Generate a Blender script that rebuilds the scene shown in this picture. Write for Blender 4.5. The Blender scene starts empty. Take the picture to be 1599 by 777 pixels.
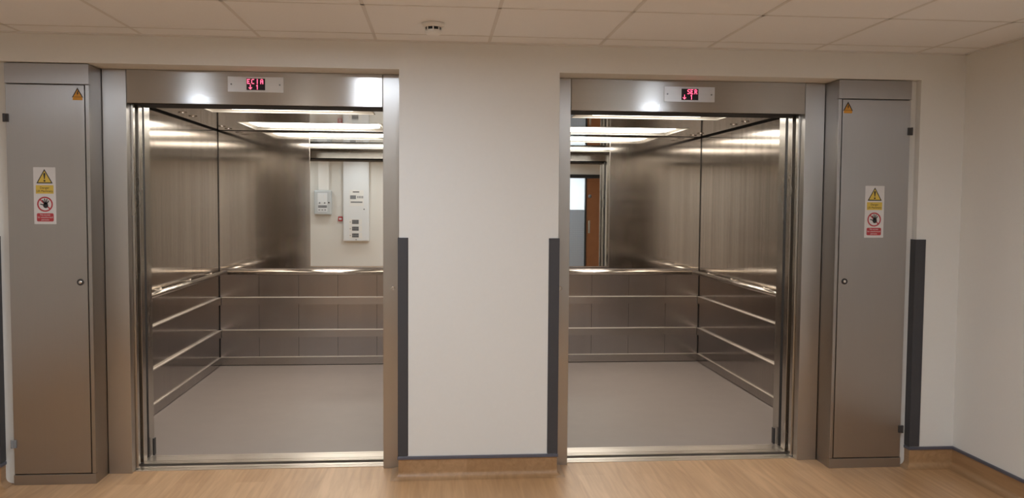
import bpy, bmesh, math, random
from mathutils import Vector, Matrix
random.seed(7)
PI = math.pi
C = bpy.context.scene.collection

# ------------------------------------------------------------------ measured layout (metres)
YW = 4.409      # plaster wall plane
YC = 4.425      # cabinet fronts
YA = 4.583      # lift surround fronts
YB = 7.612      # back of the cars
ZC = 2.286      # lobby ceiling
ZS = 2.141      # recess soffit
ZCC = 2.08      # car ceiling
CAP = 0.118

# ------------------------------------------------------------------ materials
def lin(r, g, b):
    f = lambda c: ((c / 255) / 12.92) if c / 255 <= .04045 else (((c / 255) + .055) / 1.055) ** 2.4
    return (f(r), f(g), f(b), 1)

def mat(name):
    m = bpy.data.materials.new(name); m.use_nodes = True
    nt = m.node_tree; b = nt.nodes['Principled BSDF']
    return m, nt, b

def plain(name, col, rough=.5, metal=0.0, noise=.04, scale=30, bump=0.0, coat=0.0):
    m, nt, b = mat(name)
    tc = nt.nodes.new('ShaderNodeTexCoord')
    n = nt.nodes.new('ShaderNodeTexNoise'); n.inputs['Scale'].default_value = scale; n.inputs['Detail'].default_value = 3
    nt.links.new(tc.outputs['Object'], n.inputs['Vector'])
    mx = nt.nodes.new('ShaderNodeMix'); mx.data_type = 'RGBA'
    c = Vector(col[:3])
    mx.inputs[6].default_value = (*(c * (1 - noise)), 1); mx.inputs[7].default_value = (*(c * (1 + noise)), 1)
    nt.links.new(n.outputs['Fac'], mx.inputs[0]); nt.links.new(mx.outputs[2], b.inputs['Base Color'])
    b.inputs['Roughness'].default_value = rough; b.inputs['Metallic'].default_value = metal
    if coat: b.inputs['Coat Weight'].default_value = coat
    if bump:
        bp = nt.nodes.new('ShaderNodeBump'); bp.inputs['Strength'].default_value = bump; bp.inputs['Distance'].default_value = .002
        nt.links.new(n.outputs['Fac'], bp.inputs['Height']); nt.links.new(bp.outputs['Normal'], b.inputs['Normal'])
    return m

def steel(name, col=(.56, .525, .48, 1), rough=.25, aniso=.8, brush='V', var=.05, grain=.06, streak=0):
    """brushed stainless steel; brush V = vertical grain (highlights smear sideways), H = horizontal grain"""
    m, nt, b = mat(name)
    L = nt.links
    tc = nt.nodes.new('ShaderNodeTexCoord')
    mp = nt.nodes.new('ShaderNodeMapping')
    mp.inputs['Scale'].default_value = (120, 120, 2) if brush == 'V' else ((2, 2, 120) if brush == 'H' else (240, 3, 240))
    L.new(tc.outputs['Object'], mp.inputs['Vector'])
    n = nt.nodes.new('ShaderNodeTexNoise'); n.inputs['Scale'].default_value = 1; n.inputs['Detail'].default_value = 2
    L.new(mp.outputs['Vector'], n.inputs['Vector'])
    n2 = nt.nodes.new('ShaderNodeTexNoise'); n2.inputs['Scale'].default_value = 2.5; n2.inputs['Detail'].default_value = 3
    mp2 = nt.nodes.new('ShaderNodeMapping'); mp2.inputs['Scale'].default_value = (3, 3, .6)
    L.new(tc.outputs['Object'], mp2.inputs['Vector']); L.new(mp2.outputs['Vector'], n2.inputs['Vector'])
    mr = nt.nodes.new('ShaderNodeMapRange'); mr.inputs['To Min'].default_value = rough * .82; mr.inputs['To Max'].default_value = rough * 1.2
    L.new(n2.outputs['Fac'], mr.inputs['Value'])
    L.new(mr.outputs['Result'], b.inputs['Roughness'])
    mx = nt.nodes.new('ShaderNodeMix'); mx.data_type = 'RGBA'
    c = Vector(col[:3])
    mx.inputs[6].default_value = (*(c * (1 - grain)), 1); mx.inputs[7].default_value = (*(c * (1 + grain)), 1)
    L.new(n.outputs['Fac'], mx.inputs[0])
    if streak:
        mp3 = nt.nodes.new('ShaderNodeMapping'); mp3.inputs['Scale'].default_value = (22, 22, .35)
        n3 = nt.nodes.new('ShaderNodeTexNoise'); n3.inputs['Scale'].default_value = 1; n3.inputs['Detail'].default_value = 3
        L.new(tc.outputs['Object'], mp3.inputs['Vector']); L.new(mp3.outputs['Vector'], n3.inputs['Vector'])
        r3 = nt.nodes.new('ShaderNodeMapRange'); r3.inputs['From Min'].default_value = .3; r3.inputs['From Max'].default_value = .7
        r3.inputs['To Min'].default_value = 1 - streak; r3.inputs['To Max'].default_value = 1 + streak
        L.new(n3.outputs['Fac'], r3.inputs['Value'])
        m3 = nt.nodes.new('ShaderNodeMix'); m3.data_type = 'RGBA'; m3.blend_type = 'MULTIPLY'; m3.inputs[0].default_value = 1
        L.new(mx.outputs[2], m3.inputs[6]); L.new(r3.outputs['Result'], m3.inputs[7]); L.new(m3.outputs[2], b.inputs['Base Color'])
    else: L.new(mx.outputs[2], b.inputs['Base Color'])
    b.inputs['Metallic'].default_value = 1
    b.inputs['Anisotropic'].default_value = aniso
    g = nt.nodes.new('ShaderNodeNewGeometry')
    cr = nt.nodes.new('ShaderNodeVectorMath'); cr.operation = 'CROSS_PRODUCT'
    L.new(g.outputs['Normal'], cr.inputs[0]); cr.inputs[1].default_value = (0, 0, 1) if brush != 'Y' else (0, 1, 0)
    L.new(cr.outputs['Vector'], b.inputs['Tangent'])
    b.inputs['Anisotropic Rotation'].default_value = ROTV if brush == 'V' else (ROTV + .25) % 1.0
    return m

ROTV = 0.0

def emit(name, col, strength):
    m, nt, b = mat(name)
    b.inputs['Base Color'].default_value = (.8, .8, .8, 1)
    b.inputs['Emission Color'].default_value = (*col[:3], 1); b.inputs['Emission Strength'].default_value = strength
    return m

M = {}
M['paint'] = plain('cream_wall_paint', (.68, .665, .622), rough=.62, noise=.015, scale=60, bump=.12)
M['tile'] = plain('ceiling_tile_white', (.78, .78, .775), rough=.9, noise=.04, scale=160, bump=.3)
M['tbar'] = plain('ceiling_grid_white', (.64, .62, .59), rough=.6, noise=.02)
M['steelV'] = steel('brushed_steel_vertical', rough=.26, aniso=.85, grain=.02)
M['steelFront'] = steel('brushed_steel_surround', col=(.50, .48, .455, 1), rough=.34, aniso=.8, grain=0.0)
M['steelCab'] = steel('brushed_steel_cabinet', col=(.40, .38, .36, 1), rough=.33, aniso=.9, grain=.015)
M['steelH'] = steel('brushed_steel_horizontal', col=(.44, .415, .39, 1), rough=.24, aniso=.93, brush='H')
M['steelCar'] = steel('car_wall_steel', col=(.62, .57, .515, 1), rough=.15, aniso=.93, grain=.05, streak=.12)
M['steelBack'] = steel('car_back_steel', col=(.58, .54, .50, 1), rough=.085, aniso=.9, grain=.04, streak=.08)
M['steelFlat'] = steel('car_rail_flat_steel', col=(.43, .39, .36, 1), rough=.25, aniso=.0, grain=.0, brush='H')
M['edgeGlint'] = steel('rail_top_painted_glint', col=(.85, .78, .70, 1), rough=.45, aniso=0, grain=.0, brush='H')  # pale tone paints in the ceiling light caught by the rail tops
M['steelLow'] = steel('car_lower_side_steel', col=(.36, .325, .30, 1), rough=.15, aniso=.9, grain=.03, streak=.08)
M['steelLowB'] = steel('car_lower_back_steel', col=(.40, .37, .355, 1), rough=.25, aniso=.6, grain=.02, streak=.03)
c_ = M['steelH'].node_tree.nodes['Principled BSDF']; c_.inputs['Coat Weight'].default_value = .35; c_.inputs['Coat Roughness'].default_value = .09
M['steelRail'] = steel('rail_steel', col=(.70, .655, .60, 1), rough=.17, aniso=.0, brush='H')
M['polish'] = steel('polished_ceiling_steel', col=(.72, .70, .68, 1), rough=.035, aniso=0, grain=.01)
M['plate'] = steel('indicator_plate_steel', col=(.62, .61, .60, 1), rough=.32, aniso=.6, brush='H')
M['alu'] = steel('sill_aluminium', col=(.72, .66, .60, 1), rough=.3, aniso=0, brush='H')
M['mirror'] = steel('mirror_glass', col=(.88, .90, .88, 1), rough=.004, aniso=0, grain=.0)
M['black'] = plain('black_gap', (.012, .011, .011), rough=.7)
M['rubber'] = plain('charcoal_vinyl', (.042, .041, .045), rough=.55, noise=.08, scale=80)
M['capgrey'] = plain('grey_cap_strip', (.085, .085, .105), rough=.45)
M['carfloor'] = plain('grey_car_vinyl', (.245, .202, .178), rough=.48, noise=.06, scale=7, bump=.05)
M['white_plastic'] = plain('white_plastic', (.74, .73, .70), rough=.4, noise=.01)
M['board_white'] = plain('white_enamel', (.70, .72, .73), rough=.35, noise=.01)
M['case_grey'] = plain('pale_grey_case', (.50, .53, .54), rough=.4, noise=.01)
M['mid_grey'] = plain('mid_grey_print', (.20, .21, .22), rough=.5)
M['dark'] = plain('dark_plastic', (.03, .028, .028), rough=.4)
M['sign_white'] = plain('sign_white', (.62, .60, .58), rough=.4, noise=.01)
M['sign_yellow'] = plain('sign_yellow', (.62, .44, .07), rough=.4, noise=.02)
M['sign_orange'] = plain('sign_orange', (.60, .28, .03), rough=.4, noise=.02)
M['sign_red'] = plain('sign_red', (.42, .035, .045), rough=.4, noise=.02)
M['sign_black'] = plain('sign_black', (.02, .02, .02), rough=.4, noise=.02)
M['led_off'] = plain('dark_display_glass', (.012, .012, .022), rough=.12)
M['led_on'] = emit('red_led', (1, .025, .13), 2.6)
M['wood_door'] = plain('brown_door_veneer', (.28, .115, .045), rough=.4, noise=.12, scale=8)
M['film'] = None
M['lamp'] = emit('downlight_lamp', (.85, .955, 1.09), 138)
M['rear_fill_lamp'] = emit('added_rear_wall_lamp', (.95, .98, 1), 42)  # for the added lamps that brighten the rear wall
M['panel_lamp'] = emit('lobby_panel_diffuser', (1, .95, .87), 7)
M['car_lamp'] = emit('car_light_diffuser', (1, .94, .85), 6)
M['car_tray'] = plain('car_light_tray', (.8, .76, .68), rough=.5, noise=.01)
M['car_spot'] = emit('car_spot_lamp', (1, .95, .85), 9)
M['corridor_fill'] = emit('added_corridor_light', (.86, .94, 1), 9)  # for the added lamp behind the glazed screen
M['corridor'] = plain('corridor_white', (.8, .82, .84), rough=.6, noise=.01)

def film_mat():
    m, nt, b = mat('dotted_privacy_film')
    tc = nt.nodes.new('ShaderNodeTexCoord')
    mp = nt.nodes.new('ShaderNodeMapping'); mp.inputs['Scale'].default_value = (28, 28, 28)
    v = nt.nodes.new('ShaderNodeTexVoronoi'); v.inputs['Scale'].default_value = 1; v.inputs['Randomness'].default_value = 0
    nt.links.new(tc.outputs['Object'], mp.inputs['Vector']); nt.links.new(mp.outputs['Vector'], v.inputs['Vector'])
    r = nt.nodes.new('ShaderNodeValToRGB'); r.color_ramp.elements[0].position = .30; r.color_ramp.elements[1].position = .36
    r.color_ramp.elements[0].color = (.75, .80, .85, 1); r.color_ramp.elements[1].color = (.42, .47, .53, 1)
    nt.links.new(v.outputs['Distance'], r.inputs['Fac']); nt.links.new(r.outputs['Color'], b.inputs['Base Color'])
    b.inputs['Roughness'].default_value = .3; b.inputs['Transmission Weight'].default_value = .35
    return m
M['film'] = film_mat()

def glass_mat():
    m, nt, b = mat('clear_glass')
    b.inputs['Base Color'].default_value = (.93, .97, 1, 1); b.inputs['Roughness'].default_value = .02
    b.inputs['Transmission Weight'].default_value = 1; b.inputs['IOR'].default_value = 1.1
    return m
M['glass'] = glass_mat()

def wood_floor(name='oak_plank_vinyl', tint=1.0):
    m, nt, b = mat(name); L = nt.links
    tc = nt.nodes.new('ShaderNodeTexCoord')
    mp = nt.nodes.new('ShaderNodeMapping'); mp.inputs['Rotation'].default_value = (0, 0, PI / 2)
    L.new(tc.outputs['Object'], mp.inputs['Vector'])
    br = nt.nodes.new('ShaderNodeTexBrick'); br.inputs['Scale'].default_value = 1
    br.inputs['Brick Width'].default_value = 1.1; br.inputs['Row Height'].default_value = .15
    br.inputs['Mortar Size'].default_value = .0012; br.inputs['Mortar Smooth'].default_value = .4; br.offset = .37
    br.inputs['Color1'].default_value = (.0, .0, .0, 1); br.inputs['Color2'].default_value = (1, 1, 1, 1); br.inputs['Mortar'].default_value = (.35, .35, .35, 1)
    L.new(mp.outputs['Vector'], br.inputs['Vector'])
    mg = nt.nodes.new('ShaderNodeMapping'); mg.inputs['Scale'].default_value = (34, 2.2, 34)
    L.new(tc.outputs['Object'], mg.inputs['Vector'])
    n = nt.nodes.new('ShaderNodeTexNoise'); n.inputs['Scale'].default_value = 1; n.inputs['Detail'].default_value = 6; n.inputs['Distortion'].default_value = .8
    L.new(mg.outputs['Vector'], n.inputs['Vector'])
    base = nt.nodes.new('ShaderNodeMix'); base.data_type = 'RGBA'
    base.inputs[6].default_value = (.46 * tint, .265 * tint, .125 * tint, 1); base.inputs[7].default_value = (.54 * tint, .325 * tint, .165 * tint, 1)
    L.new(br.outputs['Color'], base.inputs[0])
    gr = nt.nodes.new('ShaderNodeMix'); gr.data_type = 'RGBA'; gr.blend_type = 'MULTIPLY'; gr.inputs[0].default_value = 1
    rp = nt.nodes.new('ShaderNodeValToRGB')
    rp.color_ramp.elements[0].position = .3; rp.color_ramp.elements[0].color = (.80, .78, .74, 1)
    rp.color_ramp.elements[1].position = .7; rp.color_ramp.elements[1].color = (1.06, 1.06, 1.06, 1)
    L.new(n.outputs['Fac'], rp.inputs['Fac'])
    L.new(base.outputs[2], gr.inputs[6]); L.new(rp.outputs['Color'], gr.inputs[7])
    L.new(gr.outputs[2], b.inputs['Base Color'])
    b.inputs['Roughness'].default_value = .38
    bp = nt.nodes.new('ShaderNodeBump'); bp.inputs['Strength'].default_value = .08; bp.inputs['Distance'].default_value = .001
    L.new(n.outputs['Fac'], bp.inputs['Height']); L.new(bp.outputs['Normal'], b.inputs['Normal'])
    return m
M['wood'] = wood_floor()
M['cove_shaded'] = wood_floor('oak_vinyl_upstand_shaded', .74)  # same vinyl as the floor, shade on the upstand darkened into its colour

# ------------------------------------------------------------------ geometry helpers
class MB:
    """collects shapes for ONE mesh object"""
    def __init__(s): s.v = []; s.f = []; s.mi = []; s.cur = 0; s.smooth = []
    def face(s, pts, sm=False):
        k = len(s.v); s.v += [tuple(p) for p in pts]; s.f.append(tuple(range(k, k + len(pts)))); s.mi.append(s.cur); s.smooth.append(sm)
    def box(s, x0, x1, y0, y1, z0, z1):
        if x0 > x1: x0, x1 = x1, x0
        if y0 > y1: y0, y1 = y1, y0
        k = len(s.v)
        s.v += [(x0, y0, z0), (x1, y0, z0), (x1, y1, z0), (x0, y1, z0), (x0, y0, z1), (x1, y0, z1), (x1, y1, z1), (x0, y1, z1)]
        for q in ((0, 3, 2, 1), (4, 5, 6, 7), (0, 1, 5, 4), (1, 2, 6, 5), (2, 3, 7, 6), (3, 0, 4, 7)):
            s.f.append(tuple(k + i for i in q)); s.mi.append(s.cur); s.smooth.append(False)
        return s
    def tube(s, a, b_, r, n=20, caps=True):
        a = Vector(a); b_ = Vector(b_); d = (b_ - a).normalized()
        u = d.orthogonal().normalized(); w = d.cross(u); k = len(s.v)
        for p in (a, b_):
            for i in range(n):
                t = 2 * PI * i / n; s.v.append(tuple(p + (u * math.cos(t) + w * math.sin(t)) * r))
        for i in range(n):
            j = (i + 1) % n
            s.f.append((k + i, k + j, k + n + j, k + n + i)); s.mi.append(s.cur); s.smooth.append(True)
        if caps:
            s.f.append(tuple(k + n - 1 - i for i in range(n))); s.mi.append(s.cur); s.smooth.append(False)
            s.f.append(tuple(k + n + i for i in range(n))); s.mi.append(s.cur); s.smooth.append(False)
        return s
    def lathe(s, c, prof, n=40, axis='Z'):
        """prof: list of (radius, offset along axis)"""
        k = len(s.v)
        for (r, h) in prof:
            for i in range(n):
                t = 2 * PI * i / n
                if axis == 'Z': s.v.append((c[0] + r * math.cos(t), c[1] + r * math.sin(t), c[2] + h))
                else: s.v.append((c[0] + r * math.cos(t), c[1] + h, c[2] + r * math.sin(t)))
        for a in range(len(prof) - 1):
            for i in range(n):
                j = (i + 1) % n
                s.f.append((k + a * n + i, k + a * n + j, k + (a + 1) * n + j, k + (a + 1) * n + i)); s.mi.append(s.cur); s.smooth.append(True)
        return s
    def disc(s, c, r, n=32, axis='Z', flip=False):
        pts = []
        for i in range(n):
            t = 2 * PI * i / n * (-1 if flip else 1)
            pts.append((c[0] + r * math.cos(t), c[1] + r * math.sin(t), c[2]) if axis == 'Z' else (c[0] + r * math.cos(t), c[1], c[2] + r * math.sin(t)))
        s.face(pts); return s
    def prism(s, poly, y0, y1):
        """XZ polygon given as seen from the lobby, extruded from y0 (front) to y1"""
        n = len(poly); k = len(s.v)
        s.v += [(x, y0, z) for x, z in poly] + [(x, y1, z) for x, z in poly]
        s.f.append(tuple(k + i for i in range(n))); s.mi.append(s.cur); s.smooth.append(False)
        s.f.append(tuple(k + n + i for i in reversed(range(n)))); s.mi.append(s.cur); s.smooth.append(False)
        for i in range(n):
            j = (i + 1) % n
            s.f.append((k + i, k + n + i, k + n + j, k + j)); s.mi.append(s.cur); s.smooth.append(False)
        return s
    def build(s, name, m, parent=None, bevel=0, origin=None, fix=True):
        me = bpy.data.meshes.new(name)
        org = Vector(origin) if origin else Vector((0, 0, 0))
        me.from_pydata([tuple(Vector(v) - org) for v in s.v], [], s.f)
        for mm in (m if isinstance(m, (list, tuple)) else [m]): me.materials.append(mm)
        me.polygons.foreach_set('material_index', s.mi); me.polygons.foreach_set('use_smooth', s.smooth)
        if fix:
            bm = bmesh.new(); bm.from_mesh(me); bmesh.ops.recalc_face_normals(bm, faces=bm.faces); bm.to_mesh(me); bm.free()
        me.update()
        o = bpy.data.objects.new(name, me); C.objects.link(o)
        if parent is not None:
            o.parent = parent
            pw = Vector((0, 0, 0)); q = parent
            while q is not None: pw += q.location; q = q.parent
            o.location = org - pw
        else: o.location = org
        if bevel:
            bv = o.modifiers.new('edge', 'BEVEL'); bv.width = bevel; bv.segments = 2; bv.limit_method = 'ANGLE'
        return o

def tag(o, label=None, cat=None, group=None, kind=None):
    if label: o['label'] = label
    if cat: o['category'] = cat
    if group: o['group'] = group
    if kind: o['kind'] = kind
    return o

def thing(name, loc, label, cat, group=None):
    o = bpy.data.objects.new(name, None); C.objects.link(o); o.location = loc; o.empty_display_size = .1
    return tag(o, label, cat, group)

def struct(o): o['kind'] = 'structure'; return o

def text_mesh(body, size, cx, cz, y, ext=.0003, align='CENTER', bold=0.0, width=None):
    """real lettering, upright on a plane facing the lobby (towards -Y); returns verts/faces in world space"""
    cu = bpy.data.curves.new('t', 'FONT'); cu.body = body; cu.size = size; cu.align_x = align; cu.align_y = 'CENTER'
    cu.extrude = ext; cu.offset = bold; cu.resolution_u = 3
    o = bpy.data.objects.new('t', cu); C.objects.link(o)
    dg = bpy.context.evaluated_depsgraph_get(); dg.update()
    me = bpy.data.meshes.new_from_object(o.evaluated_get(dg))
    vs = [v.co.copy() for v in me.vertices]; fs = [tuple(p.vertices) for p in me.polygons]
    bpy.data.objects.remove(o); bpy.data.curves.remove(cu); bpy.data.meshes.remove(me)
    sx = 1.0
    if width and vs:
        w = max(v.x for v in vs) - min(v.x for v in vs); sx = min(1.0, width / w)
    return [(cx + v.x * sx, y - v.z, cz + v.y) for v in vs], fs

def add_text(mb, *a, **k):
    vs, fs = text_mesh(*a, **k); n = len(mb.v); mb.v += vs
    for f in fs: mb.f.append(tuple(n + i for i in f)); mb.mi.append(mb.cur); mb.smooth.append(False)

# ------------------------------------------------------------------ SETTING
XL, XR = -3.45, 2.869          # lobby side walls
YR = -1.0                      # wall behind the camera
RC_L = (-2.215, -0.206)        # left recess
RC_R = (0.630, 2.617)          # right recess
PIER = (RC_L[1], RC_R[0])

f = MB(); f.box(XL - .1, 4.4, YR - 2.4, 4.615, -.05, 0); struct(f.build('floor', M['wood']))

w = MB()
for (a, b_) in ((XL - .1, RC_L[0]), PIER, (RC_R[1], XR + .1)):
    w.box(a, b_, YW, 4.70, -.01, 2.4)
w.box(RC_L[0], RC_L[1], YW, 4.70, ZS, 2.4); w.box(RC_R[0], RC_R[1], YW, 4.70, ZS, 2.4)
w.box(RC_L[0], -2.161, YC + .03, 4.6, -.01, ZS); w.box(2.577, RC_R[1], YC + .03, 4.6, -.01, ZS)
w.box(RC_L[0], -1.80, 4.60, 4.70, -.01, ZS); w.box(2.20, RC_R[1], 4.60, 4.70, -.01, ZS)
struct(w.build('wall_back', M['paint']))
w = MB(); w.box(XR, XR + .12, 1.25, YW, -.01, 2.4); w.box(XR + .12, 4.3, 1.25, 1.37, -.01, 2.4); w.box(4.2, 4.3, YR, 1.25, -.01, 2.4)
struct(w.build('wall_right', M['paint']))
w = MB(); w.box(XL - .12, XL, YR, YW, -.01, 2.4); struct(w.build('wall_left', M['paint']))
DO = (1.95, 3.25, 2.04)        # doorway in the rear wall
w = MB(); w.box(XL - .12, DO[0], YR - .12, YR, -.01, 2.4); w.box(DO[1], 4.3, YR - .12, YR, -.01, 2.4); w.box(DO[0], DO[1], YR - .12, YR, DO[2], 2.4)
struct(w.build('wall_front', M['paint']))
# corridor seen through the glazed screen
w = MB(); w.box(1.2, 4.2, YR - 2.4, YR - 2.3, -.01, 2.4); w.box(1.1, 1.2, YR - 2.4, YR - .12, -.01, 2.4); w.box(4.1, 4.2, YR - 2.3, YR - .12, -.01, 2.4)
struct(w.build('wall_corridor', M['corridor']))

# suspended ceiling: tiles and T-bars in one mesh
TX0, TW, TY0, TD = -.903, .58, 4.232, .6045
LP = [(-3, 5), (2, 5), (5, 5), (0, 7)]      # cells (i from TX0, j from TY0) that hold LED panels
LPX = {(-1, 5), (4, 5), (1, 7)}
c = MB()
c.cur = 0
xs = [TX0 + TW * k for k in range(-5, 10)]
ys = [TY0 - TD * j for j in range(0, 10)]
def cell(a, b_, c0, c1):
    c.box(a, b_, c0, c1, ZC, ZC + .015)
for i in range(-5, 9):
    x0, x1 = max(TX0 + TW * i, XL), TX0 + TW * (i + 1)
    cell(x0, x1, TY0, YW)
    for j in range(0, 9):
        if (i, j) in LPX: continue
        y1 = TY0 - TD * j; y0 = max(y1 - TD, YR)
        if y0 < y1: cell(x0, x1, y0, y1)
c.cur = 1
for x in xs:
    if x > XL: c.box(x - .008, x + .008, YR, YW, ZC - .0015, ZC + .002)
for y in ys: c.box(XL, 4.2, y - .008, y + .008, ZC - .0015, ZC + .002)
c.box(XL, XR, YW - .02, YW, ZC - .006, ZC + .002); c.box(XR - .02, XR, 1.25, YW, ZC - .006, ZC + .002)
c.cur = 0
c.box(1.1, 4.2, YR - 2.4, YR, 2.3, 2.32)
struct(c.build('ceiling', [M['tile'], M['tbar']]))

# coved vinyl skirting following the plan outline
def sweep(path, prof, mb):
    """path: XY points, room on the LEFT of travel ; prof: (offset into room, z)"""
    P2 = [Vector(p) for p in path]; n = len(P2); rings = []
    for i, p in enumerate(P2):
        d0 = (P2[i] - P2[i - 1]).normalized() if i else None
        d1 = (P2[i + 1] - P2[i]).normalized() if i < n - 1 else None
        if d0 is None: d0 = d1
        if d1 is None: d1 = d0
        n0 = Vector((-d0.y, d0.x)); n1 = Vector((-d1.y, d1.x)); m = (n0 + n1); m = m / (m.dot(n0))
        rings.append([(p.x + m.x * o, p.y + m.y * o, z) for o, z in prof])
    for a, b_ in zip(rings, rings[1:]):
        for k in range(len(prof) - 1):
            mb.face([a[k], a[k + 1], b_[k + 1], b_[k]], False)
    for r in (rings[0], rings[-1]): mb.face(r)
cove_prof = [(0, CAP - .016), (.004, CAP - .016), (.004, .034)] + [(.034 - .03 * math.cos(t), .034 - .03 * math.sin(t) ) for t in (.25, .5, .75, 1.0, 1.25)] + [(.034, .0035), (.045, .0008), (0, .0008)]
cap_prof = [(0, CAP - .016), (.009, CAP - .016), (.009, CAP - .003), (.006, CAP), (0, CAP), (0, CAP - .016)]
def skirting(name, path):
    a = MB(); sweep(path, cove_prof, a); o = struct(a.build(name, M['cove_shaded']))
    b_ = MB(); sweep(path, cap_prof, b_); b_.build('cap_strip', M['capgrey'], o)
    return o
# travel so that the room is on the left: going in -X along the lift wall
skirting('baseboard_pier', [(PIER[1], 4.583), (PIER[1], YW), (PIER[0], YW), (PIER[0], 4.583)])
skirting('baseboard_right', [(XR, 1.25), (XR, YW), (RC_R[1], YW), (RC_R[1], 4.60)])
skirting('baseboard_left', [(RC_L[0], 4.60), (RC_L[0], YW), (XL, YW), (XL, YR)])
skirting('baseboard_front', [(XL, YR), (DO[0] - .05, YR)])

# ------------------------------------------------------------------ corner protectors (L-shaped vinyl strips)
def protector(x, side, face, label):
    """x: wall corner; side=+1 face strip runs to +X, -1 to -X ; other leg wraps into the recess"""
    z0, z1 = .121, 1.273; t = .007
    m = MB()
    x1 = x + side * face; xo = x - side * t
    poly = [(xo, YW - t), (x1 - side * .006, YW - t), (x1, YW - .002), (x1, YW - .0008), (x - side * .0008, YW - .0008), (x - side * .0008, YW + .05), (xo, YW + .05)]
    n = len(poly); k = len(m.v)
    m.v += [(a, b_, z0) for a, b_ in poly] + [(a, b_, z1) for a, b_ in poly]
    m.f += [tuple(k + i for i in range(n)), tuple(k + n + i for i in range(n))]
    for i in range(n): j = (i + 1) % n; m.f.append((k + i, k + j, k + n + j, k + n + i))
    m.mi += [0] * (n + 2); m.smooth += [False] * (n + 2)
    o = m.build('corner_guard', M['rubber'], origin=(x, YW, z0), bevel=.0015)
    tag(o, label, 'corner guard', 'charcoal corner guards')
protector(PIER[0], 1, .047, 'charcoal corner guard on the pier, beside the left lift opening')
protector(PIER[1], -1, .050, 'charcoal corner guard on the pier, beside the right lift opening')
protector(RC_R[1], 1, .055, 'charcoal corner guard beside the right steel cabinet, near the room corner')
protector(RC_L[0], -1, .055, 'charcoal corner guard at the left picture edge beside the left steel cabinet')

# ------------------------------------------------------------------ lift entrances
def entrance(side, x_out, x_in, n_in, n_out, label):
    """x_out..x_in: wide post on the door-pocket side; n_in..n_out: narrow post"""
    s = -1 if side == 'left' else 1
    t = thing('lift_entrance', ((x_in + n_in) / 2, YA, 0), label, 'lift entrance', 'steel lift entrances')
    a = MB(); a.box(x_out, x_in, YA, YA + .055, .0, 2.139); a.build('post', M['steelFront'], t, bevel=.0015)
    a = MB(); a.box(n_in, n_out, YA, YA + .30, .0, 2.139); a.build('post', M['steelFront'], t, bevel=.0015)
    lo, hi = min(x_in, n_in), max(x_in, n_in)
    a = MB(); a.box(lo + .0025, hi - .0025, YA + .001, YA + .03, 1.966, 2.139); a.build('header_panel', M['steelH'], t, bevel=.001)
    a = MB(); a.box(lo, hi, YA + .03, YA + .285, 1.972, 2.139); a.build('leak_block', M['black'], t)  # black box added for the dark gap over the doors, blocks light leaks
    # landing sill with grooves
    a = MB()
    for (y0, y1, z) in ((.032, .048, .004), (.048, .054, -.004), (.054, .070, .004), (.070, .076, -.004), (.076, .107, .004)):
        a.box(lo, hi, YA + y0, YA + y1, -.02, z)
    a.build('landing_sill', M['alu'], t)
    # landing door leaves pushed back into the pocket
    e = x_in - s * .012
    for (y0, y1, dx) in ((.060, .080, 0.0), (.084, .104, .004)):
        a = MB(); a.box(e + s * dx, e + s * .15, YA + y0, YA + y1, .007, 1.99)
        a.build('door_leaf', M['steelV'], t, bevel=.002)
    # emergency release keyhole on the narrow post
    kx = (n_in + n_out) / 2 + s * -.008
    a = MB(); a.lathe((kx, YA, .99 if s < 0 else .99), [(.0115, -.0005), (.0115, -.002), (.008, -.002), (.008, -.0005)], axis='Y', n=24)
    a.box(kx - .0015, kx + .0015, YA - .0015, YA - .0003, .984, .996)
    a.build('keyhole', M['steelRail'], t)
    return t
entrance('left', -1.750, -1.630, -.300, -.208, 'brushed steel surround of the left lift, wide post beside the left cabinet')
entrance('right', 2.157, 2.045, .7175, .632, 'brushed steel surround of the right lift, wide post beside the right cabinet')

def rail(x0, x1, y0, y1, z0, z1, body, parent):
    a = MB(); a.box(x0, x1, y0, y1, z0, z1 - .005); a.cur = 1; a.box(x0, x1, y0, y1, z1 - .0052, z1)  # paler top strip stands in for the highlight along the rail
    return a.build('bumper_rail' if z0 > .1 else 'kick_plate', [body, M['edgeGlint']], parent)
# ------------------------------------------------------------------ lift cars
def quad_panels(mb, axis, fixed, a0, a1, z0, z1, pitch, start, nrm, tilt=.0009):
    """wall skin of upright steel strips, each a hair out of plane"""
    cuts = [a0]; p = start
    while p < a1 - .02:
        if p > a0 + .02: cuts.append(p)
        p += pitch
    cuts.append(a1)
    for u, v in zip(cuts, cuts[1:]):
        o0 = random.uniform(0, tilt); o1 = random.uniform(0, tilt); g = .0010
        pts = [(u + g, o0, z0), (v - g, o1, z0), (v - g, o1, z1), (u + g, o0, z1)]
        q = []
        for (a, off, z) in pts:
            q.append((a, fixed + nrm * off, z) if axis == 'Y' else (fixed + nrm * off, a, z))
        mb.face(q)

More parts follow.
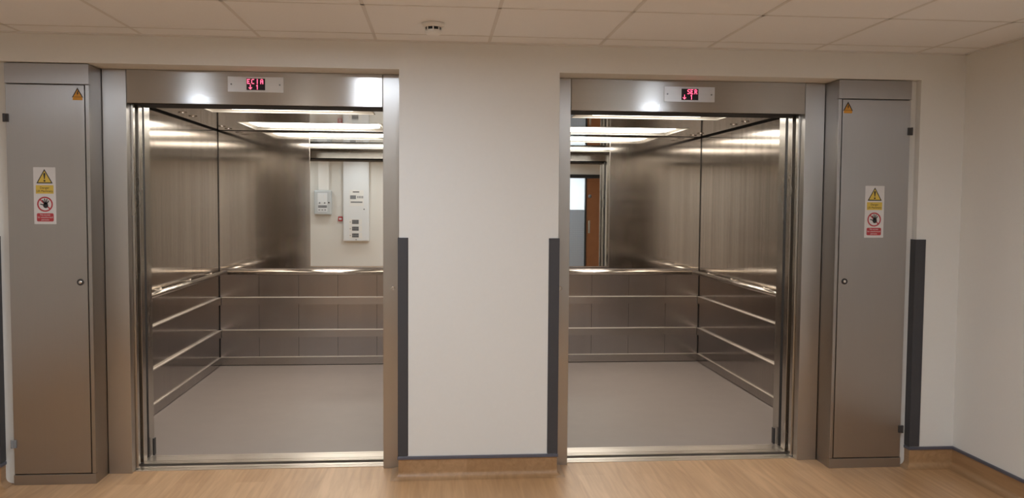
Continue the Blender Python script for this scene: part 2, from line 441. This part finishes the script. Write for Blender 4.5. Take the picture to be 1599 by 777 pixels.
def car(side, cx0, cx1, open_out, open_in, m0, m1, lp0, lp1, seam0, label):
    s = -1 if side == 'left' else 1
    t = thing('lift_car', ((cx0 + cx1) / 2, 6.2, 0), label, 'lift car', 'open lift cars')
    YF = 4.88
    a = MB(); a.box(cx0, cx1, YF, YB, -.02, .0); a.build('car_floor', M['carfloor'], t)
    a = MB(); a.box(min(open_out, open_in), max(open_out, open_in), YF - .012, YF + .014, -.01, .004); a.build('threshold_strip', M['alu'], t)
    a = MB()
    for (y0, y1, z) in ((.742, .757, .003), (.757, .763, -.005), (.763, .785, .003), (.785, .791, -.005), (.791, .868, .003)):
        a.box(cx0, cx1, 4 + y0, 4 + y1, -.02, z)
    a.build('car_sill', M['alu'], t)
    a = MB(); a.box(cx0, cx1, 4.690, 4.742, -.06, -.05); a.build('sill_gap', M['black'], t)
    # walls: black core with a polished skin of strips
    for xw, nr in ((cx0, 1), (cx1, -1)):
        a = MB(); a.cur = 1; a.box(xw - nr * .03, xw - nr * .002, YF, YB + .03, -.02, ZCC + .03)
        a.cur = 0; quad_panels(a, 'X', xw, YF + .01, YB, .842, ZCC - .012, .352, YB - .352 * 7 - .1, nr)
        a.cur = 2; quad_panels(a, 'X', xw, YF + .01, YB, .01, .840, 9, 99, nr, .0002)
        a.build('side_wall', [M['steelCar'], M['black'], M['steelLow']], t, fix=False)
        # bumper rails and kick plate on the side wall
        for (z0, z1) in ((.547, .613), (.255, .321)):
            rail(*sorted((xw + nr * .001, xw + nr * .022)), 5.02, YB - .03, z0, z1, M['steelLow'], t)
        rail(*sorted((xw + nr * .001, xw + nr * .012)), 5.0, YB - .014, .006, .077, M['steelLow'], t)
        # handrail
        hx = xw + nr * .062
        a = MB(); a.tube((hx, 5.12, .838), (hx, YB - .07, .838), .019); h = a.build('handrail', M['steelRail'], t)
        for y in (5.35, 6.05, 6.75, 7.35):
            a = MB(); a.tube((xw + nr * .001, y, .832), (hx, y, .832), .008, 12); a.tube((xw + nr * .001, y, .832), (xw + nr * .006, y, .832), .022, 16)
            a.build('bracket', M['steelRail'], h)
    a = MB(); a.cur = 1; a.box(cx0 - .03, cx1 + .03, YB + .002, YB + .03, -.02, ZCC + .03)
    a.cur = 0; quad_panels(a, 'Y', YB, cx0 + .006, cx1 - .006, .872, ZCC - .004, 9, 99, -1, .0004)
    a.cur = 2; quad_panels(a, 'Y', YB, cx0 + .006, cx1 - .006, .01, .870, .346, seam0 - .346 * 3, -1, .0006)
    a.build('back_wall', [M['steelBack'], M['black'], M['steelLowB']], t, fix=False)
    for (z0, z1) in ((.547, .613), (.255, .321)):
        r = rail(cx0 + .024, cx1 - .024, YB - .024, YB - .001, z0, z1, M['steelFlat'], t)
        for x in (cx0 + .014, cx1 - .024):
            a = MB(); a.box(x, x + .010, YB - .027, YB - .001, z0 - .003, z1 + .002)
            q = a.build('end_cap', M['dark'], r); q['label'] = 'black end cap'
    rail(cx0 + .012, cx1 - .012, YB - .013, YB - .001, .006, .077, M['steelFlat'], t)
    a = MB(); a.tube((cx0 + .09, YB - .062, .838), (cx1 - .09, YB - .062, .838), .021); h = a.build('handrail', M['steelRail'], t)
    k = cx0 + .22
    while k < cx1 - .1:
        a = MB(); a.tube((k, YB - .001, .832), (k, YB - .062, .832), .008, 12); a.tube((k, YB - .001, .832), (k, YB - .006, .832), .022, 16)
        a.build('bracket', M['steelRail'], h); k += .5
    # half-height mirror
    a = MB(); a.box(m0, m1, YB - .010, YB - .0045, .890, ZCC - .006); a.build('mirror', M['mirror'], t)
    a = MB()
    for b_ in ((m0 - .006, m0, .882, ZCC - .006), (m1, m1 + .006, .882, ZCC - .006)): a.box(b_[0], b_[1], YB - .012, YB - .001, b_[2], b_[3])
    a.box(m0, m1, YB - .012, YB - .001, .880, .890);
    a.build('mirror_frame', M['steelRail'], t)
    # car ceiling with two light openings
    a = MB(); LY = ((5.38, 6.06), (6.78, 7.46))
    ycuts = [YF, LY[0][0], LY[0][1], LY[1][0], LY[1][1], YB - .001]
    g = .010
    for i, (y0, y1) in enumerate(zip(ycuts, ycuts[1:])):
        if i % 2 == 0: a.box(cx0 + g, cx1 - g, y0, y1, ZCC, ZCC + .012)
        else: a.box(cx0 + g, lp0, y0, y1, ZCC, ZCC + .012); a.box(lp1, cx1 - g, y0, y1, ZCC, ZCC + .012)
    a.build('ceiling_panel', M['polish'], t)
    a = MB(); a.box(cx0 - .03, cx1 + .03, YF, YB + .03, ZCC + .11, ZCC + .13); a.build('roof', M['black'], t)
    for (y0, y1) in LY:
        a = MB(); zt = ZCC + .03; i = .04
        b0 = [(lp0, y0, ZCC), (lp1, y0, ZCC), (lp1, y1, ZCC), (lp0, y1, ZCC)]
        b1 = [(lp0 + i, y0 + i, zt), (lp1 - i, y0 + i, zt), (lp1 - i, y1 - i, zt), (lp0 + i, y1 - i, zt)]
        for k in range(4): j = (k + 1) % 4; a.face([b0[k], b0[j], b1[j], b1[k]])
        a.face(b1)
        lt = a.build('light_fitting', M['car_tray'], t, fix=False)
        a = MB(); ex, ey = (lp1 - lp0) / 2 - .05, (y1 - y0) / 2 - .045
        prof = [(-1, -.62), (-.80, -1), (.80, -1), (1, -.62), (1, .62), (.80, 1), (-.80, 1), (-1, .62)]
        lo_ = [((lp0 + lp1) / 2 + ex * u_, (y0 + y1) / 2 + ey * v_, ZCC + .014) for u_, v_ in prof]
        hi_ = [(x_, y_, zt - .001) for x_, y_, _ in lo_]
        a.face(list(reversed(lo_)))
        for k in range(8): j = (k + 1) % 8; a.face([lo_[k], lo_[j], hi_[j], hi_[k]])
        a.build('diffuser', M['car_lamp'], lt)
        a = MB(); a.box(lp0 - .004, lp1 + .004, y0 - .004, y0 + .004, ZCC - .002, ZCC + .004); a.box(lp0 - .004, lp1 + .004, y1 - .004, y1 + .004, ZCC - .002, ZCC + .004)
        a.box(lp0 - .004, lp0 + .004, y0, y1, ZCC - .002, ZCC + .004); a.box(lp1 - .004, lp1 + .004, y0, y1, ZCC - .002, ZCC + .004)
        a.build('trim_ring', M['car_tray'], lt)
    for x in (cx0 + .14, cx1 - .14):
        for y in (6.13, 6.38, 7.20, 7.42) if True else ():
            a = MB(); a.lathe((x, y, ZCC), [(.030, -.0005), (.030, -.004), (.015, -.004), (.014, -.001)], n=24)
            o = a.build('spot_light', M['steelRail'], t)
            a = MB(); a.disc((x, y, ZCC - .0015), .014, flip=True); a.build('lens', M['car_spot'], o, fix=False)
    # car front: return panels and transom
    oo, oi = open_out, open_in
    outer = cx0 if s < 0 else cx1; inner = cx1 if s < 0 else cx0
    for (u, v) in ((outer, oo - s * -.010), (oi - s * .010, inner)):
        a = MB(); a.box(u, v, 4.885, 4.975, .0, ZCC - .004); a.build('return_panel', M['steelV'], t, bevel=.002)
    a = MB(); a.box(min(oo, oi) - .02, max(oo, oi) + .02, 4.885, 4.93, 1.988, ZCC - .002); a.build('transom', M['steelH'], t, bevel=.001)
    # car door leaves in the pocket
    e = oo - s * .006
    for (y0, y1, dx) in ((4.752, 4.782, 0), (4.790, 4.820, .004)):
        a = MB(); a.box(e + s * dx, e + s * .30, y0, y1, .006, 2.01); a.build('door_leaf', M['steelV'], t, bevel=.002)
    a = MB(); a.box(e + s * .014, e + s * .06, 4.826, 4.88, .0, 2.03); a.build('door_pocket', M['black'], t)
    # short black door guide at the foot of the return panel
    a = MB(); a.box(oo - s * .013, oo - s * .004, 4.90, 4.93, .004, .10)
    q = a.build('door_guide', M['dark'], t); q['label'] = 'small black guide at the foot of the car opening'
    return t
car('left', -1.936, -.020, -1.632, -.292, -1.138, -.075, -1.575, -.455, -.901, 'open lift car with polished steel walls, in the left opening')
car('right', .505, 2.412, 2.050, .708, .555, 1.552, .955, 2.035, 1.404, 'open lift car with polished steel walls, in the right opening')

# ------------------------------------------------------------------ floor indicators
GL = {
 'E': ['1111', '1000', '1000', '1110', '1000', '1000', '1111'],
 'C': ['0111', '1000', '1000', '1000', '1000', '1000', '0111'],
 'I': ['010', '010', '010', '010', '010', '010', '010'],
 '1': ['010', '110', '010', '010', '010', '010', '010'],
 'A': ['0110', '1001', '1001', '1111', '1001', '1001', '1001'],
 'S': ['0111', '1000', '1000', '0110', '0001', '0001', '1110'],
 'R': ['1110', '1001', '1001', '1110', '1010', '1001', '1001'],
 'D': ['00100', '00100', '00100', '00100', '10101', '01110', '00100'],
}
def indicator(x0, x1, z0, z1, sx0, sx1, sz0, sz1, rows, label):
    t = thing('floor_indicator', ((x0 + x1) / 2, YA, z0), label, 'floor indicator', 'floor indicators over the lifts')
    a = MB(); a.box(x0, x1, YA - .003, YA + .0005, z0, z1); a.build('face_plate', M['plate'], t, bevel=.0008)
    a = MB(); a.box(sx0, sx1, YA - .0040, YA - .0032, sz0, sz1); sc = a.build('screen', M['led_off'], t)
    px = (sz1 - sz0) / 17.0
    a = MB()
    for (ch, col, row) in rows:
        for r, line in enumerate(GL[ch]):
            for c_, bit in enumerate(line):
                if bit == '1':
                    x = sx0 + (col + c_) * px; z = sz1 - (row + r + 1) * px
                    a.box(x + px * .06, x + px * .98, YA - .0046, YA - .0041, z + px * .04, z + px * .98)
    a.build('lit_characters', M['led_on'], sc)
    for x in (x0 + .018, x1 - .018):
        a = MB(); a.lathe((x, YA - .003, (z0 + z1) / 2), [(.0045, 0), (.0045, -.0012), (.0001, -.0016)], axis='Y', n=16); a.build('screw', M['mid_grey'], t)
indicator(-1.110, -.823, 2.032, 2.113, -1.013, -.917, 2.043, 2.104,
          [('E', 1, 1), ('C', 7, 1), ('I', 14, 1), ('A', 20, 1), ('D', 3, 9), ('1', 14, 9)], 'steel floor indicator with red lettering EC IA over the left lift')
indicator(1.236, 1.521, 2.022, 2.105, 1.333, 1.428, 2.032, 2.094,
          [('S', 9, 1), ('E', 14, 1), ('R', 20, 1), ('D', 2, 9), ('1', 14, 9)], 'steel floor indicator with red lettering SER over the right lift')

# ------------------------------------------------------------------ steel cabinets
def cabinet(x0, x1, hinge, label):
    """hinge=-1 hinges on the low-X side, +1 on the high-X side"""
    t = thing('control_cabinet', ((x0 + x1) / 2, YC, 0), label, 'cabinet', 'tall steel control cabinets')
    s = hinge; free = x1 if s < 0 else x0; hin = x0 if s < 0 else x1
    Y1 = 4.597; th = .0016
    d0 = min(free + s * .0235, hin - s * .004); d1 = max(free + s * .0235, hin - s * .004)
    zt, zb = 2.031, .058
    a = MB(); a.box(x0, x1, YC + .020, Y1, 0, 2.137); a.build('body', [M['steelCab']], t)
    a = MB(); a.box(x0, x1, YC, YC + .02, zt + .0055, 2.137); a.build('top_panel', M['steelCab'], t, bevel=.001)
    a = MB(); a.box(x0, x1, YC, YC + .02, 0.0, zb - .005); a.build('plinth', M['steelCab'], t, bevel=.001)
    lo, hi = sorted((free, free + s * .018))
    a = MB(); a.box(lo, hi, YC, YC + .02, zb - .003, zt + .003); a.build('stile', M['steelCab'], t, bevel=.001)
    a = MB(); a.box(d0 - .003, d1 + .003, YC + .0185, YC + .0198, zb - .003, zt + .003); a.build('door_gap', M['black'], t)
    a = MB(); a.box(d0, d1, YC, YC + .017, zb, zt); d = a.build('door', M['steelCab'], t, bevel=.0012)
    kx = free + s * .058
    a = MB(); a.lathe((kx, YC, 1.041), [(.0165, .0), (.0165, -.005), (.0125, -.0065), (.0095, -.0065), (.0092, -.003), (.0001, -.003)], axis='Y', n=28)
    k = a.build('lock_ring', M['dark'], d); k['label'] = 'black lock ring'
    a = MB(); a.lathe((kx, YC - .0032, 1.041), [(.0088, 0), (.0088, -.0025), (.007, -.0035), (.0001, -.0035)], axis='Y', n=20); a.build('lock_barrel', M['steelRail'], d)
    for z in (1.864, .215):
        hx = hin - s * .006
        silver = (s < 0 and z < 1)
        a = MB(); a.box(hx - .013, hx + .013, YC - .010, YC - .0002, z - .02, z + .02)
        a.tube((hin + s * .003, YC - .006, z - .021), (hin + s * .003, YC - .006, z + .021), .006, 14)
        h = a.build('hinge', M['dark'] if not silver else M['mid_grey'], d, bevel=.001); h['label'] = 'black door hinge' if not silver else 'worn grey door hinge'
    return t
cabinet(-2.158, -1.7535, -1, 'tall brushed steel control cabinet left of the left lift')
cabinet(2.1615, 2.574, 1, 'tall brushed steel control cabinet right of the right lift, by the corner')

# safety signs on the cabinet doors
def safety_sign(x0, x1, z0, z1, label, tilt=0):
    cx = (x0 + x1) / 2; W = x1 - x0; H = z1 - z0; y = YC
    t = thing('safety_sign', (cx, y, z0), label, 'sign', 'safety signs on the cabinet doors')
    a = MB(); a.box(x0, x1, y - .0009, y - .0001, z0, z1); a.build('backing', M['sign_white'], t)
    Y1 = y - .0011
    # warning triangle
    tz1, tz0 = z1 - .028 * H / .28 * .28 / .28, z1 - .285 * H
    tz1 = z1 - .03 * H
    hw = .37 * W
    def tri(sc, off=0): 
        cz = tz0 + (tz1 - tz0) * .36
        return [(cx + (p[0] - cx) * sc, cz + (p[1] - cz) * sc) for p in ((cx - hw, tz0), (cx + hw, tz0), (cx, tz1))]
    a = MB(); a.prism(tri(1), Y1, y - .0009); wt = a.build('warning_triangle', M['sign_black'], t)
    a = MB(); a.prism(tri(.80), Y1 - .0002, Y1 - .00005); a.build('yellow_field', M['sign_yellow'], wt)
    a = MB(); h = tz1 - tz0
    a.prism([(cx - .018 * W * .9, tz0 + .30 * h), (cx + .018 * W * .9, tz0 + .30 * h), (cx + .05 * W, tz0 + .68 * h), (cx, tz0 + .74 * h), (cx - .05 * W, tz0 + .68 * h)], Y1 - .0004, Y1 - .00025)
    pts = [(cx + .045 * W * math.cos(k * PI / 8), tz0 + .18 * h + .045 * W * math.sin(k * PI / 8)) for k in range(16)]
    a.prism(pts, Y1 - .0004, Y1 - .00025); a.build('exclamation_mark', M['sign_black'], wt)
    # yellow caption
    cz1, cz0 = z1 - .315 * H, z1 - .465 * H
    a = MB(); a.box(x0 + .10 * W, x1 - .10 * W, Y1, y - .0009, cz0, cz1); yc = a.build('yellow_caption', M['sign_yellow'], t)
    a = MB(); add_text(a, 'Danger', .0155, cx, cz0 + .103 * H, Y1 - .0003, ext=.0001, width=.45 * W); add_text(a, 'Lift Machinery', .0155, cx, cz0 + .045 * H, Y1 - .0003, ext=.0001, width=.72 * W)
    a.build('lettering', M['sign_black'], yc, fix=False)
    # prohibition roundel with raised hand
    rz = z1 - .65 * H; R1 = .355 * W; R0 = .29 * W
    a = MB(); n = 40
    for i in range(n):
        p, q = 2 * PI * i / n, 2 * PI * (i + 1) / n
        a.prism([(cx + R1 * math.cos(p), rz + R1 * math.sin(p)), (cx + R1 * math.cos(q), rz + R1 * math.sin(q)), (cx + R0 * math.cos(q), rz + R0 * math.sin(q)), (cx + R0 * math.cos(p), rz + R0 * math.sin(p))], Y1 - .0002, y - .0009)
    u = Vector((1, -1)).normalized(); v = Vector((1, 1)).normalized()
    a.prism([tuple(Vector((cx, rz)) + u * p + v * q) for p, q in ((-R0, -.028 * W), (R0, -.028 * W), (R0, .028 * W), (-R0, .028 * W))], Y1 - .0001, y - .0009)
    pr = a.build('prohibition_ring', M['sign_red'], t)
    a = MB(); hx, hz = cx + .03 * W, rz - .06 * W
    palm = [(hx + .115 * W * math.cos(k * PI / 10), hz + .125 * W * math.sin(k * PI / 10)) for k in range(20)]
    a.prism(palm, Y1 - .0005, Y1 - .00025)
    for ang, ln in ((118, .24), (98, .28), (78, .27), (57, .23), (165, .20), (20, .19)):
        if ang == 20: continue
        d = Vector((math.cos(math.radians(ang)), math.sin(math.radians(ang)))); n_ = Vector((-d.y, d.x)); o0 = Vector((hx, hz)) + d * .06 * W
        a.prism([tuple(o0 - n_ * .027 * W), tuple(o0 - n_ * .022 * W + d * (ln - .02) * W), tuple(o0 + d * ln * W), tuple(o0 + n_ * .022 * W + d * (ln - .02) * W), tuple(o0 + n_ * .027 * W)], Y1 - .0005, Y1 - .00025)
    a.build('raised_hand', M['sign_black'], pr)
    # red caption
    bz1, bz0 = z1 - .81 * H, z1 - .955 * H; r = .06 * W
    xa, xb = x0 + .12 * W, x1 - .12 * W; pts = []
    for (ccx, ccz, s0) in ((xb - r, bz1 - r, 0), (xa + r, bz1 - r, 90), (xa + r, bz0 + r, 180), (xb - r, bz0 + r, 270)):
        for k in range(5): th = math.radians(s0 + k * 22.5); pts.append((ccx + r * math.cos(th), ccz + r * math.sin(th)))
    a = MB(); a.prism(pts, Y1, y - .0009); rc = a.build('red_caption', M['sign_red'], t)
    a = MB()
    for k, s_ in enumerate(('No access', 'for unauthorised', 'persons')):
        add_text(a, s_, .0118, cx, bz1 - (.028 + .043 * k) * H, Y1 - .0003, ext=.0001, width=.68 * W)
    a.build('lettering', M['sign_white'], rc, fix=False)
safety_sign(-2.029, -1.922, 1.335, 1.620, 'white danger sign with yellow triangle and raised hand on the left cabinet door')
safety_sign(2.325, 2.434, 1.282, 1.565, 'white danger sign with yellow triangle and raised hand on the right cabinet door')

def hazard_sticker(cx, z0, label):
    y = YC; W = .056; H = .046
    t = thing('hazard_sticker', (cx, y, z0), label, 'sticker', 'small hazard stickers on the cabinet doors')
    z1 = z0 + .017
    a = MB(); a.prism([(cx - W / 2, z1 - .004), (cx + W / 2, z1 - .004), (cx, z1 + H)], y - .0006, y - .0001); a.build('black_triangle', M['sign_black'], t)
    a = MB(); a.prism([(cx - W * .36, z1), (cx + W * .36, z1), (cx, z1 + H * .78)], y - .0009, y - .00065); a.build('yellow_field', M['sign_orange'], t)
    a = MB(); a.prism([(cx + .002, z1 + .030), (cx - .005, z1 + .015), (cx - .0005, z1 + .0155), (cx - .003, z1 + .004), (cx + .006, z1 + .0185), (cx + .0015, z1 + .0185), (cx + .006, z1 + .030)], y - .0012, y - .00095)
    a.build('lightning_flash', M['sign_black'], t)
    a = MB(); a.box(cx - W * .42, cx + W * .42, y - .0010, y - .0001, z0, z1 - .002); a.build('caption_strip', M['sign_orange'], t)
hazard_sticker(-1.808, 1.957, 'small orange hazard triangle sticker on the left cabinet door')
hazard_sticker(2.2135, 1.957, 'small orange hazard triangle sticker on the right cabinet door')

# ------------------------------------------------------------------ smoke detector
t = thing('smoke_detector', (-.028, 3.965, ZC), 'round white smoke detector on the ceiling above the pier', 'smoke detector')
cc = (-.028, 3.965, ZC)
a = MB(); a.lathe(cc, [(.0001, -.0005), (.052, -.0005), (.052, -.012), (.046, -.018), (.036, -.020)], n=48); a.build('base', M['white_plastic'], t)
a = MB(); a.lathe(cc, [(.034, -.018), (.034, -.040)], n=48); q = a.build('vent_core', M['sign_black'], t); q['label'] = 'black sensing slots'
a = MB()
for k in range(8):
    th = 2 * PI * k / 8 + PI / 2
    p = (cc[0] + .0365 * math.cos(th), cc[1] + .0365 * math.sin(th))
    a.tube((p[0], p[1], ZC - .017), (p[0], p[1], ZC - .042), .0032, 10)
a.build('vent_rib', M['white_plastic'], t)
a = MB(); a.lathe(cc, [(.036, -.032), (.0385, -.034), (.0385, -.042), (.034, -.050), (.020, -.055), (.0001, -.056)], n=48); a.build('cover', M['white_plastic'], t)

# ------------------------------------------------------------------ lobby lights
def downlight(x, y, lm='lamp'):
    t = thing('downlight', (x, y, ZC), 'round recessed downlight out of view in the lobby ceiling', 'downlight', 'lobby downlights')
    a = MB(); a.lathe((x, y, ZC), [(.115, -.0045), (.115, -.009), (.100, -.010), (.095, -.0048)], n=40); a.build('trim_ring', M['white_plastic'], t)
    a = MB(); a.disc((x, y, ZC - .0060), .094, n=40, flip=True); a.build('lamp', M[lm], t, fix=False)
for p in ((-.49, 3.19), (1.78, 2.17), (-1.92, 2.17), (.2, 1.55)): downlight(*p)
for p in ((-2.5, -.35), (-1.5, -.35), (-.5, -.35), (2.2, -.35)): downlight(*p, 'rear_fill_lamp')  # added row, put in to brighten the rear wall seen in the mirrors
for k, (i, j) in enumerate(sorted(LPX)):
    x0, y1 = TX0 + TW * i, TY0 - TD * j; x1, y0 = x0 + TW, y1 - TD
    t = thing('light_panel', ((x0 + x1) / 2, (y0 + y1) / 2, ZC), 'square recessed light panel in the lobby ceiling', 'light panel', 'lobby light panels')
    a = MB(); a.box(x0 + .025, x1 - .025, y0 + .025, y1 - .025, ZC + .003, ZC + .008); a.build('diffuser', M['panel_lamp'], t)
    a = MB(); a.box(x0 + .012, x1 - .012, y0 + .012, y0 + .025, ZC, ZC + .012); a.box(x0 + .012, x1 - .012, y1 - .025, y1 - .012, ZC, ZC + .012)
    a.box(x0 + .012, x0 + .025, y0 + .025, y1 - .025, ZC, ZC + .012); a.box(x1 - .025, x1 - .012, y0 + .025, y1 - .025, ZC, ZC + .012)
    a.build('frame', M['tbar'], t)

# ------------------------------------------------------------------ behind the camera (seen in the car mirrors)
YF = YR
def rbox(mb, x0, x1, d, z0, z1, b=0.0): mb.box(x0, x1, YF + b, YF + b + d, z0, z1)
# distribution board
t = thing('distribution_board', (-1.56, YF, .73), 'tall white distribution board on the wall opposite the left lift, seen in its mirror', 'electrical board')
a = MB(); rbox(a, -1.80, -1.32, .10, .735, 2.245); a.build('case', M['board_white'], t, bevel=.004)
a = MB(); rbox(a, -1.785, -1.335, .006, .75, 2.23, .1005); d = a.build('door', M['board_white'], t, bevel=.003)
a = MB(); rbox(a, -1.68, -1.42, .002, 1.40, 1.70, .107); pn = a.build('fascia', M['white_plastic'], t)
a = MB(); rbox(a, -1.62, -1.50, .001, 1.655, 1.672, .1095); a.build('name_strip', M['sign_black'], pn)
a = MB(); rbox(a, -1.67, -1.56, .001, 1.53, 1.60, .1095); a.build('display', M['mid_grey'], pn)
a = MB()
for k in range(4): rbox(a, -1.535 + .03 * k, -1.517 + .03 * k, .001, 1.545, 1.59, .1095)
rbox(a, -1.66, -1.44, .001, 1.46, 1.485, .1095); a.build('button_row', M['mid_grey'], pn)
for z in (1.10, .972, .845):
    a = MB(); rbox(a, -1.69, -1.45, .003, z - .055, z + .055, .107); cp = a.build('terminal_cover', M['white_plastic'], t)
    a = MB(); rbox(a, -1.635, -1.51, .001, z - .04, z + .04, .1105); q = a.build('meter_window', M['mid_grey'], cp)
    a = MB()
    for k in range(4):
        for r_ in range(2): rbox(a, -1.63 + .031 * k, -1.612 + .031 * k, .0008, z - .032 + .036 * r_, z - .010 + .036 * r_, .1116)
    a.build('switch_row', M['dark'], q)
    a = MB(); rbox(a, -1.675, -1.66, .001, z - .012, z + .006, .1105); a.build('label_dot', M['mid_grey'], cp)
a = MB(); a.lathe((-1.41, YF + .107, 1.34), [(.012, 0), (.012, .006), (.0001, .008)], axis='Y', n=16); a.build('lock', M['mid_grey'], t)
a = MB(); a.lathe((-1.56, YF + .107, .765), [(.010, 0), (.010, .006), (.0001, .008)], axis='Y', n=16); a.build('lock', M['mid_grey'], t)
# control unit with trunking
t = thing('control_unit', (-2.18, YF, 1.23), 'pale grey wall control unit beside the distribution board, seen in the left mirror', 'control panel')
a = MB(); rbox(a, -2.34, -2.02, .11, 1.23, 1.69); a.build('case', M['case_grey'], t, bevel=.02)
a = MB(); rbox(a, -2.275, -2.095, .004, 1.29, 1.64, .111); fa = a.build('fascia', M['board_white'], t, bevel=.002)
a = MB(); rbox(a, -2.265, -2.10, .001, 1.36, 1.41, .1155); a.build('display', M['mid_grey'], fa)
for x in (-2.235, -2.14):
    a = MB(); a.lathe((x, YF + .115, 1.455), [(.014, 0), (.014, .006), (.0001, .008)], axis='Y', n=20); a.build('knob', M['mid_grey'], fa)
a = MB(); rbox(a, -2.15, -2.135, .003, 1.54, 1.61, .1155); a.build('window', M['white_plastic'], fa)
a = MB()
for k in range(3): rbox(a, -2.26 + .055 * k, -2.225 + .055 * k, .001, 1.315, 1.328, .1155)
a.build('button_row', M['dark'], fa)
a = MB(); a.lathe((-2.065, YF + .111, 1.46), [(.014, 0), (.014, .006), (.0001, .008)], axis='Y', n=20); a.build('lock', M['dark'], t)
t = MB(); rbox(t, -2.265, -2.07, .07, 1.692, ZC - .006); o = t.build('cable_trunking', M['white_plastic'], origin=(-2.16, YF, 1.69), bevel=.003)
tag(o, 'white vertical cable trunking above the grey control unit, seen in the left mirror', 'trunking')
# red call point
t = thing('call_point', (-1.86, YF, 1.11), 'small red call point between the control unit and the distribution board', 'call point')
a = MB(); rbox(a, -1.905, -1.822, .03, 1.112, 1.198); a.build('case', M['sign_red'], t, bevel=.003)
a = MB(); rbox(a, -1.890, -1.837, .002, 1.135, 1.172, .0305); a.build('window', M['sign_white'], t)

# doorway with brown leaf and glazed screen
a = MB(); a.box(DO[0], DO[1], YR - .10, YR + .012, 1.97, 2.04); a.box(DO[0] - .0, DO[0] + .05, YR - .10, YR + .012, 0, 1.97); a.box(DO[1] - .025, DO[1], YR - .10, YR + .012, 0, 1.97)
a.box(2.835, 2.862, YR - .10, YR + .005, 0, 1.97)
o = struct(a.build('door_1', M['sign_black'])); 
a = MB(); a.box(2.864, 3.223, YR - .06, YR - .015, .006, 1.968); lf = a.build('door_leaf', M['wood_door'], o, bevel=.002)
a = MB(); a.lathe((2.93, YR - .0145, 1.62), [(.0001, .004), (.035, .004), (.035, 0)], axis='Y', n=28); a.build('door_disc', M['mid_grey'], lf)
a = MB(); a.box(2.90, 2.94, YR - .0145, YR - .008, .90, 1.15); a.build('push_plate', M['steelRail'], lf)
a = MB(); a.box(2.001, 2.834, YR - .055, YR - .045, 1.36, 1.968); o = struct(a.build('window_1', M['glass']))
a = MB(); a.box(2.001, 2.834, YR - .055, YR - .045, .001, 1.355); a.build('privacy_film', M['film'], o)
t = thing('light_panel', (2.5, YR - 1.1, 2.3), 'added square light panel that lights the corridor behind the glazed screen', 'light panel')  # lamp added to make the corridor behind the glass bright
a = MB(); a.box(1.9, 3.1, YR - 1.7, YR - .5, 2.285, 2.298); a.build('diffuser', M['corridor_fill'], t)
a = MB(); a.box(1.88, 3.12, YR - 1.72, YR - 1.70, 2.28, 2.299); a.box(1.88, 3.12, YR - .5, YR - .48, 2.28, 2.299); a.box(1.88, 1.9, YR - 1.7, YR - .5, 2.28, 2.299); a.box(3.1, 3.12, YR - 1.7, YR - .5, 2.28, 2.299)
a.build('frame', M['tbar'], t)

# ------------------------------------------------------------------ world, camera, colour management
wd = bpy.data.worlds.new('dim_ambient'); bpy.context.scene.world = wd; wd.use_nodes = True
wd.node_tree.nodes['Background'].inputs[0].default_value = (.9, .85, .8, 1); wd.node_tree.nodes['Background'].inputs[1].default_value = .05

yaw, pitch, roll = math.radians(4.9851), math.radians(-3.0333), math.radians(.4)
Fv = Vector((math.sin(yaw) * math.cos(pitch), math.cos(yaw) * math.cos(pitch), math.sin(pitch)))
R = Vector((math.cos(yaw), -math.sin(yaw), 0)); U = R.cross(Fv)
R2 = R * math.cos(roll) + U * math.sin(roll); U2 = -R * math.sin(roll) + U * math.cos(roll)
cam = bpy.data.cameras.new('camera'); co = bpy.data.objects.new('camera', cam); C.objects.link(co)
co.matrix_world = Matrix(((R2.x, U2.x, -Fv.x, 0), (R2.y, U2.y, -Fv.y, 0), (R2.z, U2.z, -Fv.z, 1.45), (0, 0, 0, 1)))
cam.sensor_width = 36; cam.sensor_fit = 'HORIZONTAL'; cam.lens = 1312.17 / 1599 * 36; cam.clip_start = .05
bpy.context.scene.camera = co
sc = bpy.context.scene
sc.view_settings.view_transform = 'Standard'; sc.view_settings.look = 'None'; sc.view_settings.gamma = 1; sc.view_settings.use_curve_mapping = False
sc.view_settings.exposure = EXPO = .47
sc.cycles.use_denoising = True
sc.cycles.max_bounces = 14; sc.cycles.glossy_bounces = 10; sc.cycles.diffuse_bounces = 5
sc.cycles.caustics_reflective = True; sc.cycles.sample_clamp_indirect = 12.0; sc.cycles.blur_glossy = .3
